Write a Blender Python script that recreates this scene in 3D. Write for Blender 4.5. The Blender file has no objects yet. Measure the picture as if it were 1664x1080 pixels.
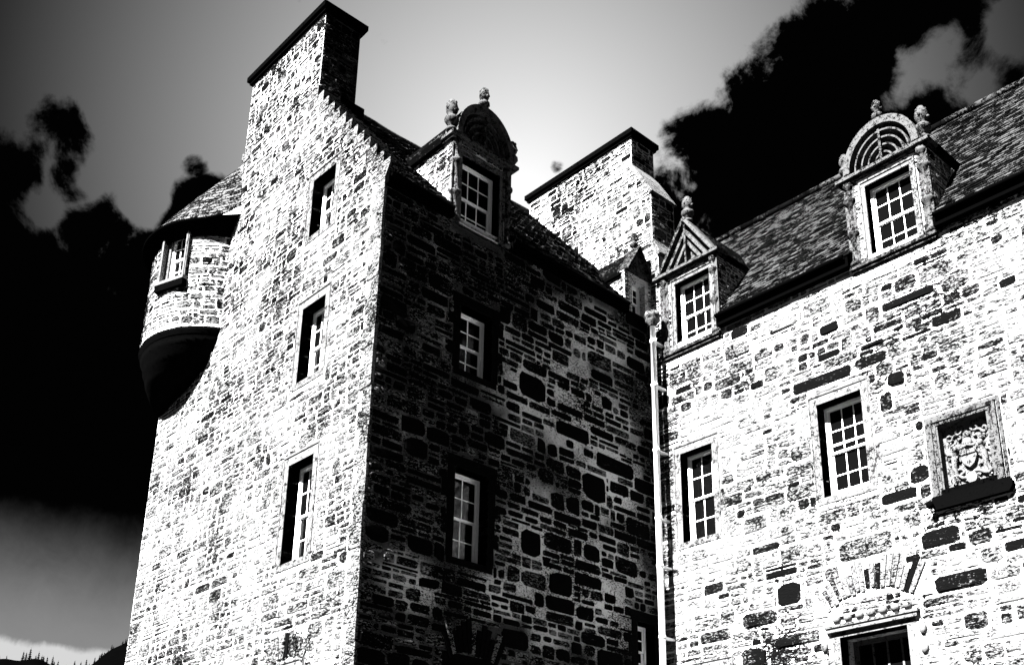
import bpy, math, random
from mathutils import Vector, Matrix, noise as mnoise

# ------------------------------------------------------------------ camera, world, sun, exposure
S = bpy.context.scene
COL = S.collection
CAM = Vector((17.382, -11.785, 1.6))
yaw, pitch, roll = -0.834356633, 0.356344947, 0.0169455452
f_ = Vector((math.sin(yaw) * math.cos(pitch), math.cos(yaw) * math.cos(pitch), math.sin(pitch)))
r_ = Vector((math.cos(yaw), -math.sin(yaw), 0))
u_ = r_.cross(f_)
cr = r_ * math.cos(roll) + u_ * math.sin(roll)
cu = u_ * math.cos(roll) - r_ * math.sin(roll)
cd = bpy.data.cameras.new("camera")
cam = bpy.data.objects.new("camera", cd)
COL.objects.link(cam)
cam.matrix_world = Matrix(((cr.x, cu.x, -f_.x, CAM.x), (cr.y, cu.y, -f_.y, CAM.y),
                           (cr.z, cu.z, -f_.z, CAM.z), (0, 0, 0, 1)))
cd.sensor_fit = 'HORIZONTAL'
cd.sensor_width = 36
cd.lens = 36 * 1831.58 / 1664
cd.shift_y = (845.83 - 540) / 1664
cd.clip_end = 9000
S.camera = cam

SUN_EL, SUN_AZ = math.radians(47), math.radians(0.4)
SUN = Vector((-math.sin(SUN_AZ) * math.cos(SUN_EL), -math.cos(SUN_AZ) * math.cos(SUN_EL), math.sin(SUN_EL)))
sl = bpy.data.lights.new("sun", 'SUN')
sl.energy = 5.0
sl.angle = math.radians(0.5)
sl.color = (1, 1, 1)
so = bpy.data.objects.new("sun", sl)
COL.objects.link(so)
so.rotation_euler = SUN.to_track_quat('Z', 'Y').to_euler()
S.view_settings.view_transform = 'Standard'
S.view_settings.look = 'None'
S.view_settings.gamma = 1
S.view_settings.exposure = 4.1


class NT:
    """small helper for node trees"""
    def __init__(self, tree):
        self.t = tree
        self.n = tree.nodes
        self.l = tree.links
        self.n.clear()

    def node(self, typ, **kw):
        x = self.n.new(typ)
        for k, v in kw.items():
            setattr(x, k, v)
        return x

    def put(self, sock, v):
        if hasattr(v, 'is_output'):
            self.l.new(v, sock)
        else:
            sock.default_value = v

    def math(self, op, a, b=0.0, c=None, clamp=False):
        x = self.node('ShaderNodeMath', operation=op, use_clamp=clamp)
        self.put(x.inputs[0], a)
        self.put(x.inputs[1], b)
        if c is not None:
            self.put(x.inputs[2], c)
        return x.outputs[0]

    def vmath(self, op, a, b=None):
        x = self.node('ShaderNodeVectorMath', operation=op)
        self.put(x.inputs[0], a)
        if b is not None:
            self.put(x.inputs[1], b)
        return x.outputs['Value'] if op in ('DOT_PRODUCT', 'DISTANCE', 'LENGTH') else x.outputs[0]

    def ramp(self, v, a, b, c=0.0, d=1.0, smooth=True):
        x = self.node('ShaderNodeMapRange', interpolation_type='SMOOTHSTEP' if smooth else 'LINEAR')
        for i, q in enumerate((v, a, b, c, d)):
            self.put(x.inputs[i], q)
        return x.outputs[0]

    def noise(self, vec, scale, detail=4.0, rough=0.6, dist=0.0):
        x = self.node('ShaderNodeTexNoise')
        self.put(x.inputs['Vector'], vec)
        x.inputs['Scale'].default_value = scale
        x.inputs['Detail'].default_value = detail
        x.inputs['Roughness'].default_value = rough
        x.inputs['Distortion'].default_value = dist
        return x.outputs['Fac']

    def grey(self, v):
        x = self.node('ShaderNodeCombineColor')
        for i in range(3):
            self.put(x.inputs[i], v)
        return x.outputs[0]


W = bpy.data.worlds.new("World")
S.world = W
W.use_nodes = True


def pix_dir(px, py):
    """direction in the world of a feature of the real sky"""
    return (f_ + cr * ((px - 832) / 1831.58) - cu * ((py - 845.83) / 1831.58)).normalized()


def build_sky():
    t = NT(W.node_tree)
    tc = t.node('ShaderNodeTexCoord').outputs['Generated']
    d = t.vmath('NORMALIZE', tc)
    sky = t.node('ShaderNodeTexSky', sky_type='NISHITA')
    sky.sun_disc = False
    sky.sun_elevation = SUN_EL
    sky.sun_rotation = math.atan2(SUN.x, SUN.y)
    bw = t.node('ShaderNodeRGBToBW')
    t.l.new(sky.outputs[0], bw.inputs[0])
    # clear sky brightest over the roofs; unseen sky dimmed to cut fill light
    g = pix_dir(850, 330)
    dist = t.vmath('DISTANCE', d, tuple(g))
    clear = t.ramp(dist, 0.02, 0.48, 1.0, 0.0, smooth=False)
    clear = t.math('POWER', clear, 1.75)
    clear = t.math('MULTIPLY_ADD', clear, SKY_GAIN, 0.002)
    base = t.math('MULTIPLY', t.math('POWER', bw.outputs[0], 0.25), clear)
    # heavy clouds: blobs of cover broken up by noise
    n1 = t.noise(d, 7.0, 9.0, 0.62, 0.4)
    n2 = t.noise(d, 26.0, 8.0, 0.65, 0.3)
    nn = t.math('MULTIPLY_ADD', n1, 0.62, t.math('MULTIPLY', n2, 0.38))
    cov = None
    for px, py, rad, w in CLOUDS:
        dd = t.vmath('DISTANCE', d, tuple(pix_dir(px, py)))
        b = t.ramp(dd, rad / 1831.58 * 0.25, rad / 1831.58 * 1.25, w, 0.0)
        cov = b if cov is None else t.math('MAXIMUM', cov, b)
    for px, py, rad, w in GAPS:
        dd = t.vmath('DISTANCE', d, tuple(pix_dir(px, py)))
        cov = t.math('SUBTRACT', cov, t.ramp(dd, 0.0, rad / 1831.58, w, 0.0))
    field = t.math('ADD', cov, t.math('MULTIPLY_ADD', nn, 3.4, -1.7))
    cloud = t.ramp(field, 0.33, 0.70)
    # cloud deck thins to grey haze low over the glen, a bright slit above the hill
    sep = t.node('ShaderNodeSeparateXYZ')
    t.l.new(d, sep.inputs[0])
    low = t.ramp(t.math('ADD', sep.outputs[2], t.math('MULTIPLY_ADD', n2, 0.03, -0.015)), 0.335, 0.215, 0.0, 1.0)
    deck = t.math('MULTIPLY', low, 0.045)
    slit = t.ramp(t.math('ADD', sep.outputs[2], t.math('MULTIPLY_ADD', n1, 0.05, -0.025)), 0.2265, 0.2195, 0.0, 0.075)
    deck = t.math('ADD', deck, slit)
    west = t.ramp(t.vmath('DISTANCE', d, tuple(pix_dir(120, 1000))), 0.25, 0.5, 1.0, 0.0)
    deck = t.math('MULTIPLY_ADD', deck, west, 0.0001)
    mix = t.node('ShaderNodeMix', data_type='FLOAT')
    t.put(mix.inputs[0], cloud)
    t.put(mix.inputs[2], base)
    t.put(mix.inputs[3], t.math('MULTIPLY', deck, DECK_GAIN))
    bg = t.node('ShaderNodeBackground')
    t.l.new(t.grey(mix.outputs[0]), bg.inputs[0])
    bg.inputs[1].default_value = 0.05
    o = t.node('ShaderNodeOutputWorld')
    t.l.new(bg.outputs[0], o.inputs[0])


SKY_GAIN = 1.08
DECK_GAIN = 6.6
CLOUDS = [(-60, 400, 170, 1.0), (60, 560, 250, 1.2), (150, 420, 110, .95), (85, 225, 70, .8), (110, 290, 60, .8), (10, 280, 90, .9), (20, 700, 330, 1.3),
          (150, 820, 330, 1.3), (330, 325, 66, 1.05), (318, 272, 34, .9), (345, 350, 60, 1.0), (300, 370, 70, .8), (185, 340, 70, .45), (235, 460, 110, 1.0),
          (1380, 120, 140, 1.05), (1290, 220, 150, 1.1), (1180, 285, 130, 1.15), (1110, 320, 90, 1.1), (1240, 330, 150, 1.3), (1440, 190, 170, 1.0),
          (1330, 330, 230, 1.2), (1120, 340, 90, .9), (1510, 40, 130, .95), (1610, 120, 90, .75), (905, 268, 16, .5), (1600, 300, 260, 1.0), (1440, 20, 70, .7),
          (150, 1040, 260, 1.2), (1050, 320, 40, .5)]
GAPS = [(1505, 100, 80, .75), (1450, 160, 50, .7), (1590, 150, 50, .6), (1640, 60, 50, .5), (60, 340, 60, .6), (150, 290, 40, .6), (235, 325, 50, .9), (100, 400, 30, .3), (1530, 60, 50, .4)]
build_sky()

# ------------------------------------------------------------------ mesh helpers
R = random.Random(7)


class MB:
    def __init__(self):
        self.v, self.f, self.a, self.sm = [], [], [], []

    def add(self, vs, fs, tone=(0.5, 0.5, 0.0), smooth=False):
        o = len(self.v)
        self.v += [tuple(p) for p in vs]
        self.a += [tone] * len(vs)
        self.f += [tuple(i + o for i in q) for q in fs]
        self.sm += [smooth] * len(fs)

    def hexa(self, p, tone=(0.5, 0.5, 1.0)):
        """p: 8 points, 4 back ring then 4 front ring"""
        self.add(p, [(3, 2, 1, 0), (4, 5, 6, 7), (0, 1, 5, 4), (1, 2, 6, 5), (2, 3, 7, 6), (3, 0, 4, 7)], tone)

    def box(self, F, s0, s1, z0, z1, d0, d1, tone=None):
        tone = tone or (R.random(), R.random(), 1.0)
        self.hexa([F(s0, z0, d0), F(s1, z0, d0), F(s1, z1, d0), F(s0, z1, d0),
                   F(s0, z0, d1), F(s1, z0, d1), F(s1, z1, d1), F(s0, z1, d1)], tone)

    def prism(self, pts, F, d0, d1, tone=None):
        """closed outline (s, z) between depths d0 and d1"""
        tone = tone or (R.random(), R.random(), 1.0)
        n = len(pts)
        self.add([F(s, z, d0) for s, z in pts] + [F(s, z, d1) for s, z in pts],
                 [tuple(range(n))[::-1], tuple(range(n, 2 * n))] +
                 [(i, (i + 1) % n, n + (i + 1) % n, n + i) for i in range(n)], tone)

    def lathe(self, c, prof, seg=14, a0=0.0, a1=2 * math.pi, tone=None):
        """prof: (radius, z) list around the vertical axis through c"""
        tone = tone or (R.random(), R.random(), 1.0)
        full = abs(a1 - a0 - 2 * math.pi) < 1e-6
        m = seg if full else seg + 1
        vs = []
        for r, z in prof:
            for k in range(m):
                a = a0 + (a1 - a0) * k / seg
                vs.append((c[0] + r * math.cos(a), c[1] + r * math.sin(a), c[2] + z))
        fs = []
        for i in range(len(prof) - 1):
            for k in range(seg):
                k2 = (k + 1) % m
                fs.append((i * m + k, i * m + k2, (i + 1) * m + k2, (i + 1) * m + k))
        if full:
            fs.append(tuple(range(m))[::-1])
            fs.append(tuple(range((len(prof) - 1) * m, len(prof) * m)))
        self.add(vs, fs, tone, True)

    def tube(self, pts, rad, seg=8, tone=None):
        tone = tone or (R.random(), R.random(), 1.0)
        pts = [Vector(p) for p in pts]
        n = len(pts)
        rads = rad if isinstance(rad, (list, tuple)) else [rad] * n
        vs = []
        up = Vector((0.31, 0.2, 0.93)).normalized()
        for i, p in enumerate(pts):
            t = (pts[min(i + 1, n - 1)] - pts[max(i - 1, 0)]).normalized()
            a = t.cross(up)
            if a.length < 1e-3:
                a = t.cross(Vector((1, 0, 0)))
            a.normalize()
            b = t.cross(a)
            for k in range(seg):
                w = 2 * math.pi * k / seg
                vs.append(p + (a * math.cos(w) + b * math.sin(w)) * rads[i])
        fs = [(i * seg + k, i * seg + (k + 1) % seg, (i + 1) * seg + (k + 1) % seg, (i + 1) * seg + k)
              for i in range(n - 1) for k in range(seg)]
        fs += [tuple(range(seg)), tuple(range((n - 1) * seg, n * seg))[::-1]]
        self.add(vs, fs, tone, True)

    def blob(self, c, rx, ry, rz, tone=None, seg=10, rings=6):
        tone = tone or (R.random(), R.random(), 1.0)
        vs, fs = [], []
        for i in range(rings + 1):
            th = math.pi * (i + 0.001) / (rings + 0.002)
            for k in range(seg):
                a = 2 * math.pi * k / seg
                vs.append((c[0] + rx * math.sin(th) * math.cos(a), c[1] + ry * math.sin(th) * math.sin(a), c[2] + rz * math.cos(th)))
        for i in range(rings):
            for k in range(seg):
                fs.append((i * seg + k, (i + 1) * seg + k, (i + 1) * seg + (k + 1) % seg, i * seg + (k + 1) % seg))
        self.add(vs, fs, tone, True)

    def build(self, name, mat, parent=None):
        me = bpy.data.meshes.new(name)
        me.from_pydata(self.v, [], self.f)
        at = me.attributes.new("tone", 'FLOAT_COLOR', 'POINT')
        flat = []
        for a in self.a:
            flat += [a[0], a[1], a[2], 1.0]
        at.data.foreach_set("color", flat)
        me.polygons.foreach_set("use_smooth", self.sm)
        me.materials.append(mat)
        me.update()
        o = bpy.data.objects.new(name, me)
        COL.objects.link(o)
        if parent:
            o.parent = parent
        return o


def tag(o, label=None, cat=None, group=None, kind=None):
    for k, v in (("label", label), ("category", cat), ("group", group), ("kind", kind)):
        if v:
            o[k] = v
    return o


def empty(name, loc=(0, 0, 0)):
    o = bpy.data.objects.new(name, None)
    COL.objects.link(o)
    o.location = loc
    return o


def front(y0):
    return lambda s, z, d: (s, y0 - d, z)


def side(x0):
    return lambda s, z, d: (x0 + d, s, z)


# ------------------------------------------------------------------ materials
def principled(name, rough=0.9):
    m = bpy.data.materials.new(name)
    m.use_nodes = True
    t = NT(m.node_tree)
    b = t.node('ShaderNodeBsdfPrincipled')
    b.inputs['Roughness'].default_value = rough
    b.inputs['Specular IOR Level'].default_value = 0.0
    o = t.node('ShaderNodeOutputMaterial')
    t.l.new(b.outputs[0], o.inputs[0])
    return m, t, b


def tone_attr(t):
    a = t.node('ShaderNodeAttribute', attribute_name="tone")
    s = t.node('ShaderNodeSeparateColor')
    t.l.new(a.outputs['Color'], s.inputs[0])
    return s.outputs[0], s.outputs[1], s.outputs[2]


def scaled(t, k):
    co = t.node('ShaderNodeTexCoord').outputs['Object']
    return t.vmath('MULTIPLY', co, k)


def bump(t, b, h, strength, dist):
    x = t.node('ShaderNodeBump')
    x.inputs['Strength'].default_value = strength
    x.inputs['Distance'].default_value = dist
    t.put(x.inputs['Height'], h)
    t.l.new(x.outputs[0], b.inputs['Normal'])


def mat_rubble():
    m, t, b = principled("rubble_stone", 0.95)
    tone, rnd, kind = tone_attr(t)
    co = t.node('ShaderNodeTexCoord').outputs['Object']
    # every stone gets its own piece of the grain
    off = t.node('ShaderNodeCombineXYZ')
    t.put(off.inputs[2], t.math('MULTIPLY', rnd, 40.0))
    co2 = t.vmath('ADD', t.vmath('MULTIPLY', co, (1, 1, 3.6)), off.outputs[0])
    co3 = t.vmath('MULTIPLY', co, (1, 1, 2.4))
    n1 = t.noise(co2, 4.2, 6.0, 0.75, 0.3)
    n2 = t.noise(co3, 15.0, 4.0, 0.72, 0.2)
    n0 = t.noise(co, 0.6, 4.0, 0.6)
    h = t.math('MULTIPLY_ADD', n1, 0.42, t.math('MULTIPLY', n2, 0.58))
    # dark lichen, weathered grain and painted shade: more of it on dark stones
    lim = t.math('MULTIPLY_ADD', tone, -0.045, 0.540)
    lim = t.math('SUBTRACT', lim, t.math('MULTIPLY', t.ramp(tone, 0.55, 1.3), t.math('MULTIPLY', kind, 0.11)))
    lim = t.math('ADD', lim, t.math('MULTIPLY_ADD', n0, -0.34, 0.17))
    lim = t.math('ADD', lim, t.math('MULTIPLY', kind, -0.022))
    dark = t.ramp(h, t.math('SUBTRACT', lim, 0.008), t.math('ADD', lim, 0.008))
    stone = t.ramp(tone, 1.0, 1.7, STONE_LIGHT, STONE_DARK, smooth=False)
    light = t.node('ShaderNodeMix', data_type='FLOAT')
    t.put(light.inputs[0], t.ramp(kind, 0.0, 0.5))
    t.put(light.inputs[2], t.ramp(rnd, 1.0, 2.0, MORTAR, 0.024))  # far end: mortar with shade painted in
    t.put(light.inputs[3], stone)
    col = t.node('ShaderNodeMix', data_type='FLOAT')
    t.put(col.inputs[0], dark)
    t.l.new(light.outputs[0], col.inputs[2])
    col.inputs[3].default_value = 0.0015
    t.l.new(t.grey(col.outputs[0]), b.inputs['Base Color'])
    bump(t, b, h, 1.0, t_bump)
    return m


STONE_LIGHT, STONE_DARK, MORTAR, t_bump = 0.088, 0.012, 0.42, 0.045
M_RUB = mat_rubble()


def mat_dressed(name, val, dirt, bd=0.02):
    m, t, b = principled(name, 0.9)
    tone, rnd, kind = tone_attr(t)
    co = t.node('ShaderNodeTexCoord').outputs['Object']
    n1 = t.noise(co, 9.0, 6.0, 0.72, 0.3)
    n2 = t.noise(co, 38.0, 4.0, 0.7)
    h = t.math('MULTIPLY_ADD', n1, 0.55, t.math('MULTIPLY', n2, 0.45))
    lim = t.math('MULTIPLY_ADD', tone, -0.06, dirt)
    dark = t.ramp(h, t.math('SUBTRACT', lim, 0.02), t.math('ADD', lim, 0.03))
    c = t.math('MULTIPLY', t.math('SUBTRACT', 1.0, t.math('MULTIPLY', dark, 0.96)), t.math('MULTIPLY_ADD', rnd, -val * 0.15, val))
    t.l.new(t.grey(c), b.inputs['Base Color'])
    bump(t, b, h, 0.8, bd)
    return m


M_DRESS = mat_dressed("dressed_sandstone", 0.075, 0.56)
M_CARVE = mat_dressed("carved_stone", 0.046, 0.535)
M_CAP = mat_dressed("dark_coping", 0.0007, 0.6)  # near-black stone for caps and sills


def mat_slate():
    m, t, b = principled("roof_slate", 0.6)
    tone, rnd, kind = tone_attr(t)
    co = t.node('ShaderNodeTexCoord').outputs['Object']
    co2 = t.vmath('MULTIPLY', co, (1, 1, 1.0))
    n1 = t.noise(co2, 2.0, 6.0, 0.7)
    n2 = t.noise(co2, 16.0, 6.0, 0.75)
    h = t.math('MULTIPLY_ADD', n1, 0.45, t.math('MULTIPLY', n2, 0.55))
    lich = t.ramp(t.math('MULTIPLY_ADD', tone, 0.16, h), 0.59, 0.65)
    c = t.math('MULTIPLY_ADD', lich, 0.026, t.math('MULTIPLY_ADD', rnd, 0.0012, 0.0004))
    t.l.new(t.grey(c), b.inputs['Base Color'])
    bump(t, b, n2, 0.7, 0.02)
    return m


M_SLATE = mat_slate()


def mat_plain(name, val, rough=0.6, grain=0.15, scale=14.0):
    m, t, b = principled(name, rough)
    n = t.noise(t.node('ShaderNodeTexCoord').outputs['Object'], scale, 5.0, 0.7)
    t.l.new(t.grey(t.math('MULTIPLY', val, t.math('MULTIPLY_ADD', n, grain * 2, 1 - grain))), b.inputs['Base Color'])
    bump(t, b, n, 0.25, 0.01)
    return m


M_WHITE = mat_plain("white_paint", 0.80, 0.5, 0.10)
M_PIPE = mat_plain("pipe_paint", 0.75, 0.5, 0.12, 8)
M_IRON = mat_plain("black_iron", 0.0004, 0.5)
M_GLASS, tg, bg_ = principled("window_glass", 0.06)
bg_.inputs['Base Color'].default_value = (0.001, 0.001, 0.001, 1)
bg_.inputs['Specular IOR Level'].default_value = 0.25
_n = tg.noise(tg.node('ShaderNodeTexCoord').outputs['Object'], 2.2, 2.0, 0.5)
bump(tg, bg_, _n, 0.1, 0.05)


# ------------------------------------------------------------------ masonry
def stone(mb, F, s0, s1, z0, z1, tone, rng, gap=0.016, depth=None):
    w, h = s1 - s0, z1 - z0
    if w < 0.05 or h < 0.04:
        return
    j = min(0.22 * min(w, h), 0.07)
    g = gap * rng.uniform(0.3, 1.5)
    a, b, c, d = s0 + g, s1 - g, z0 + g, z1 - g
    m = min(w, h)
    U = lambda: m * rng.uniform(0.06, 0.42)
    J = lambda: rng.uniform(-j, j) * 0.5
    t1, t2, t3, t4 = (rng.uniform(0, .16) * h for _ in range(4))      # corners dropped or raised: no true rectangle
    out = [(a + U(), c + t1 * .5), (b - U(), c + t2 * .5), (b - abs(J()), c + t2 + m * .12), (b - abs(J()), d - t3 - m * .12),
           (b - U(), d - t3 * .5), (a + U(), d - t4 * .5), (a + abs(J()), d - t4 - m * .12), (a + abs(J()), c + t1 + m * .12)]
    dp = depth if depth is not None else rng.uniform(0.004, 0.026)
    cs, cz = (a + b) / 2, (c + d) / 2
    tx, tz = rng.uniform(-.35, .35) * dp / max(w, .1) * 1.2, rng.uniform(-.5, .5) * dp / max(h, .1)
    k = 1 - min(0.42, 0.05 / min(w, h))
    vs = [F(s, z, -0.004) for s, z in out]
    vs += [F(s, z, dp * 0.5) for s, z in out]
    for s, z in out:
        s2, z2 = cs + (s - cs) * k, cz + (z - cz) * k
        vs.append(F(s2, z2, dp + tx * (s2 - cs) + tz * (z2 - cz) + rng.uniform(-.003, .004)))
    vs.append(F(cs + J(), cz + J(), dp * 1.12))
    fs = []
    for q in (0, 8):
        fs += [(q + i, q + (i + 1) % 8, q + 8 + (i + 1) % 8, q + 8 + i) for i in range(8)]
    fs += [(16 + i, 16 + (i + 1) % 8, 24) for i in range(8)]
    o = len(mb.a)
    rn = rng.random()
    mb.add(vs, fs, (tone, rn, 1.0))
    for q in range(16):          # the worn arris carries less grain than the middle of the face
        mb.a[o + q] = (tone, rn, .25 if q < 8 else .45)


def clip(r, holes):
    for hx0, hx1, hz0, hz1 in holes:
        s0, s1, z0, z1 = r
        if s1 <= hx0 or s0 >= hx1 or z1 <= hz0 or z0 >= hz1:
            continue
        c = []
        if hx0 - s0 > .06: c.append((s0, hx0, z0, z1))
        if s1 - hx1 > .06: c.append((hx1, s1, z0, z1))
        if hz0 - z0 > .05: c.append((s0, s1, z0, hz0))
        if z1 - hz1 > .05: c.append((s0, s1, hz1, z1))
        if not c:
            return None
        r = max(c, key=lambda q: (q[1] - q[0]) * (q[3] - q[2]))
    return r


def rubble(mb, F, s0, s1, z0, z1, holes=(), size=1.0, inside=None, rng=R, bias=0.0, drop=None, tk=1.0):
    z = z0
    while z < z1 - .05:
        H = rng.uniform(.24, .5) * size
        if z1 - z - H < .15 * size:
            H = z1 - z
        s = s0
        if inside:
            lo1, hi1 = inside(z + .01)
            lo2, hi2 = inside(z + H - .01)
            s, e = max(s0, lo1, lo2), min(s1, hi1, hi2)
        else:
            e = s1
        s -= 0.0
        while s < e - .04:
            Wd = rng.uniform(.3, 1.0) * size
            if e - s - Wd < .2 * size:
                Wd = e - s
            rects = []
            q = rng.random()
            if q < .33 or H < .27 * size:
                rects.append((s, s + Wd, z, z + H))
            else:
                n = 2 if (q < .8 or H < .36 * size) else 3
                cuts = [0.0]
                for i in range(n - 1):
                    cuts.append((i + 1) / n + rng.uniform(-.17, .17))
                cuts.append(1.0)
                for i in range(n):
                    a, b = z + H * cuts[i], z + H * cuts[i + 1]
                    if Wd > .45 * size and rng.random() < .6:
                        m = s + Wd * rng.uniform(.3, .7)
                        rects += [(s, m, a, b), (m, s + Wd, a, b)]
                    else:
                        rects.append((s, s + Wd, a, b))
            for r in rects:
                # courses wander a little
                wob = 0.07 * mnoise.noise(Vector((r[0] * .9, r[2] * 1.7, F(0, 0, 0)[0] + 3)))
                r = (r[0], r[1], r[2] + wob, r[3] + wob)
                r = clip(r, holes)
                if r and drop and rng.random() < drop(r[0], r[2]):
                    continue
                if r:
                    tn = rng.random() ** 1.7
                    if rng.random() < .04:
                        tn = rng.uniform(.8, 1.2)
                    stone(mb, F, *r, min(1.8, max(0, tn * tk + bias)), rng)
            s += Wd
        z += H


def backing(mb, F, s0, s1, z0, z1, holes=(), inside_fn=None, extra_z=(), extra_s=(), d=0.0, mortar_shade=.5):
    """the mortar face as a grid with the openings left out"""
    ss = sorted({s0, s1, *extra_s, *[h[0] for h in holes], *[h[1] for h in holes]})
    zs = sorted({z0, z1, *extra_z, *[h[2] for h in holes], *[h[3] for h in holes]})
    ss = [s for s in ss if s0 <= s <= s1]
    zs = [z for z in zs if z0 <= z <= z1]
    for a, b in zip(ss, ss[1:]):
        for c, e in zip(zs, zs[1:]):
            m, n = (a + b) / 2, (c + e) / 2
            if any(h[0] < m < h[1] and h[2] < n < h[3] for h in holes):
                continue
            if inside_fn:
                lo, hi = inside_fn(n)
                if not lo < m < hi:
                    continue
            mb.add([F(a, c, d), F(b, c, d), F(b, e, d), F(a, e, d)], [(0, 1, 2, 3)], (0.3, mortar_shade, 0.0))


def reveal(mb, F, h, depth, tone=(.3, .5, 0.0)):
    s0, s1, z0, z1 = h
    P = [(s0, z0), (s1, z0), (s1, z1), (s0, z1)]
    for i in range(4):
        (a, b), (c, d) = P[i], P[(i + 1) % 4]
        mb.add([F(a, b, 0), F(c, d, 0), F(c, d, -depth), F(a, b, -depth)], [(0, 1, 2, 3)], tone)


def surround(F, h, parent, margin=.2, sill=True, proud=.010, dark=False, drip=True):
    """dressed margin of jamb stones, lintel and sill"""
    s0, s1, z0, z1 = h
    mb = MB()
    for sgn, e in ((-1, s0), (1, s1)):
        z = z0
        k = 0
        while z < z1 - .01:
            hh = min(R.uniform(.3, .55), z1 - z)
            if z1 - z - hh < .15:
                hh = z1 - z
            wd = margin + (0.14 if k % 2 else 0.0) + R.uniform(-.01, .02)
            a, b = (e - wd, e) if sgn < 0 else (e, e + wd)
            mb.box(F, a, b, z + .001, z + hh - .001, -.3, proud + R.uniform(-.004, .004))
            z += hh
            k += 1
    mb.box(F, s0 - margin * 1.25, s1 + margin * 1.25, z1, z1 + .27, -.3, proud)
    if sill:
        mb.box(F, s0 - margin * .8, s1 + margin * .8, z0 - .15, z0, -.3, proud + .008)
    if drip:   # thin raised fillet that outlines the opening
        for a, b, c, d in ((s0 - margin, s0 - margin + .035, z0, z1 + .2), (s1 + margin - .035, s1 + margin, z0, z1 + .2)):
            mb.box(F, a + .008, b - .008, c, d, proud, proud + .014)
        mb.box(F, s0 - margin, s1 + margin, z1 + .2, z1 + .225, proud, proud + .022)
    if dark:      # the wall's shade painted into its window margins
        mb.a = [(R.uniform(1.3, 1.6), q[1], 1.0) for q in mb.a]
    return mb.build("window_surround", M_RUB if dark else M_DRESS, parent)


def sash(F, h, parent, cols, rows=4, depth=.30, name="window", frame=.06, bar=.024, meet=None, extra=(), foot=.08, mat=None):
    """sliding sash window: frame, two sashes, glazing bars; glass as its own piece"""
    s0, s1, z0, z1 = h
    mb = MB()
    d0 = -depth
    wt = (.2, .5, 1.0)
    for a, b, c, d in ((s0, s0 + frame, z0, z1), (s1 - frame, s1, z0, z1), (s0 + frame, s1 - frame, z1 - frame, z1), (s0 + frame, s1 - frame, z0, z0 + frame * .8)):
        mb.box(F, a, b, c, d, d0 - .12, d0 + .012, wt)
    a, b, c, d = s0 + frame, s1 - frame, z0 + frame * .8, z1 - frame
    mid = meet if meet else (c + d) / 2
    st = .05
    for lo, hi, dd in ((mid - .02, d, d0 - .012), (c, mid + .02, d0 - .052)):
        for q in ((a, a + st, lo, hi), (b - st, b, lo, hi), (a + st, b - st, hi - st * .9, hi), (a + st, b - st, lo, lo + (foot if lo == c else st * .9))):
            mb.box(F, *q, dd - .035, dd, wt)
        for i in range(1, cols):
            x = a + st + (b - a - 2 * st) * i / cols
            mb.box(F, x - bar / 2, x + bar / 2, lo + st * .9, hi - st * .9, dd - .03, dd - .004, wt)
        nr = rows // 2
        for i in range(1, nr):
            z = lo + st + (hi - lo - 2 * st) * i / nr
            mb.box(F, a + st, b - st, z - bar / 2, z + bar / 2, dd - .031, dd - .006, wt)
    for e in extra:
        mb.box(F, a + st, b - st, e - .025, e + .025, d0 - .05, d0 - .017, wt)
    w = mb.build(name, mat or M_WHITE, parent)
    g = MB()
    g.box(F, a + .01, b - .01, mid, d, d0 - .034, d0 - .028, wt)
    g.box(F, a + .01, b - .01, c, mid - .021, d0 - .076, d0 - .070, wt)
    g.build("pane", M_GLASS, w)
    return w


# ------------------------------------------------------------------ the castle
castle = empty("castle", (0, 0, 0))
tag(castle, "tall rubble stone castle with crow stepped gable, corner turret, chimneys and ornate dormer windows", "castle")
XW, DP, YB = -10.3, 9.04, 17.4          # tower width, wall of the wing, back of the house
FT, SH, WG = front(0.0), side(0.0), front(DP)
EAVE, NST, ST0, STZ = 17.42, 12, 17.85, .35


def gable_edge(z):
    """right edge of the stepped gable at height z"""
    if z < ST0 - .35:
        return 0.0
    if z < ST0:
        return .2
    k = int((z - ST0) / STZ)
    return max(.2 - .287 * (k + 1), -3.24)


def gable_in(z):
    e = gable_edge(z)
    if z > ST0 - .35:
        return XW - min(e, 0), min(e, 0) - (.30 if e > -3.2 else 0)
    return XW, 0.0


H_L3, H_L2, H_L1, H_L0 = (-3.0, -2.0, 9.05, 11.37), (-3.02, -2.05, 13.4, 15.35), (-3.06, -2.08, 17.33, 18.98), (-2.85, -1.9, 4.4, 6.62)
H_S3, H_S2, H_S1, H_S0 = (2.3, 3.25, 9.1, 11.15), (2.3, 3.25, 13.5, 15.15), (8.1, 8.72, 7.6, 8.85), (2.35, 3.35, 4.6, 6.8)
H_R1, H_R2, H_R0, H_DR = (.75, 1.75, 10.88, 13.28), (4.77, 5.9, 10.95, 13.24), (.8, 1.85, 5.3, 7.6), (4.85, 6.4, 4.9, 7.74)


def grow(h, a, b=None):
    b = a if b is None else b
    return (h[0] - a, h[1] + a, h[2] - b, h[3] + b)


def fresh(y, z):
    q = 0.0
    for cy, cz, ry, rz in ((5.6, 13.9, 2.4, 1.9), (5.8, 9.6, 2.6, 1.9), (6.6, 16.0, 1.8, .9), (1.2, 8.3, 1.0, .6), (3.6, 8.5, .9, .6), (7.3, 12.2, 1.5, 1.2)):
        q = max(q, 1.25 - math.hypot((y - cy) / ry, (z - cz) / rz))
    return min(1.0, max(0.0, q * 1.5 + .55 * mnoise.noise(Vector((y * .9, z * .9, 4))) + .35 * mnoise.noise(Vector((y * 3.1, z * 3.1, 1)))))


def shaded_pointing(y, z):  # mortar tone carrying the wall's shade, paler where freshly pointed
    return 2.0 - fresh(y, z)


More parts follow.
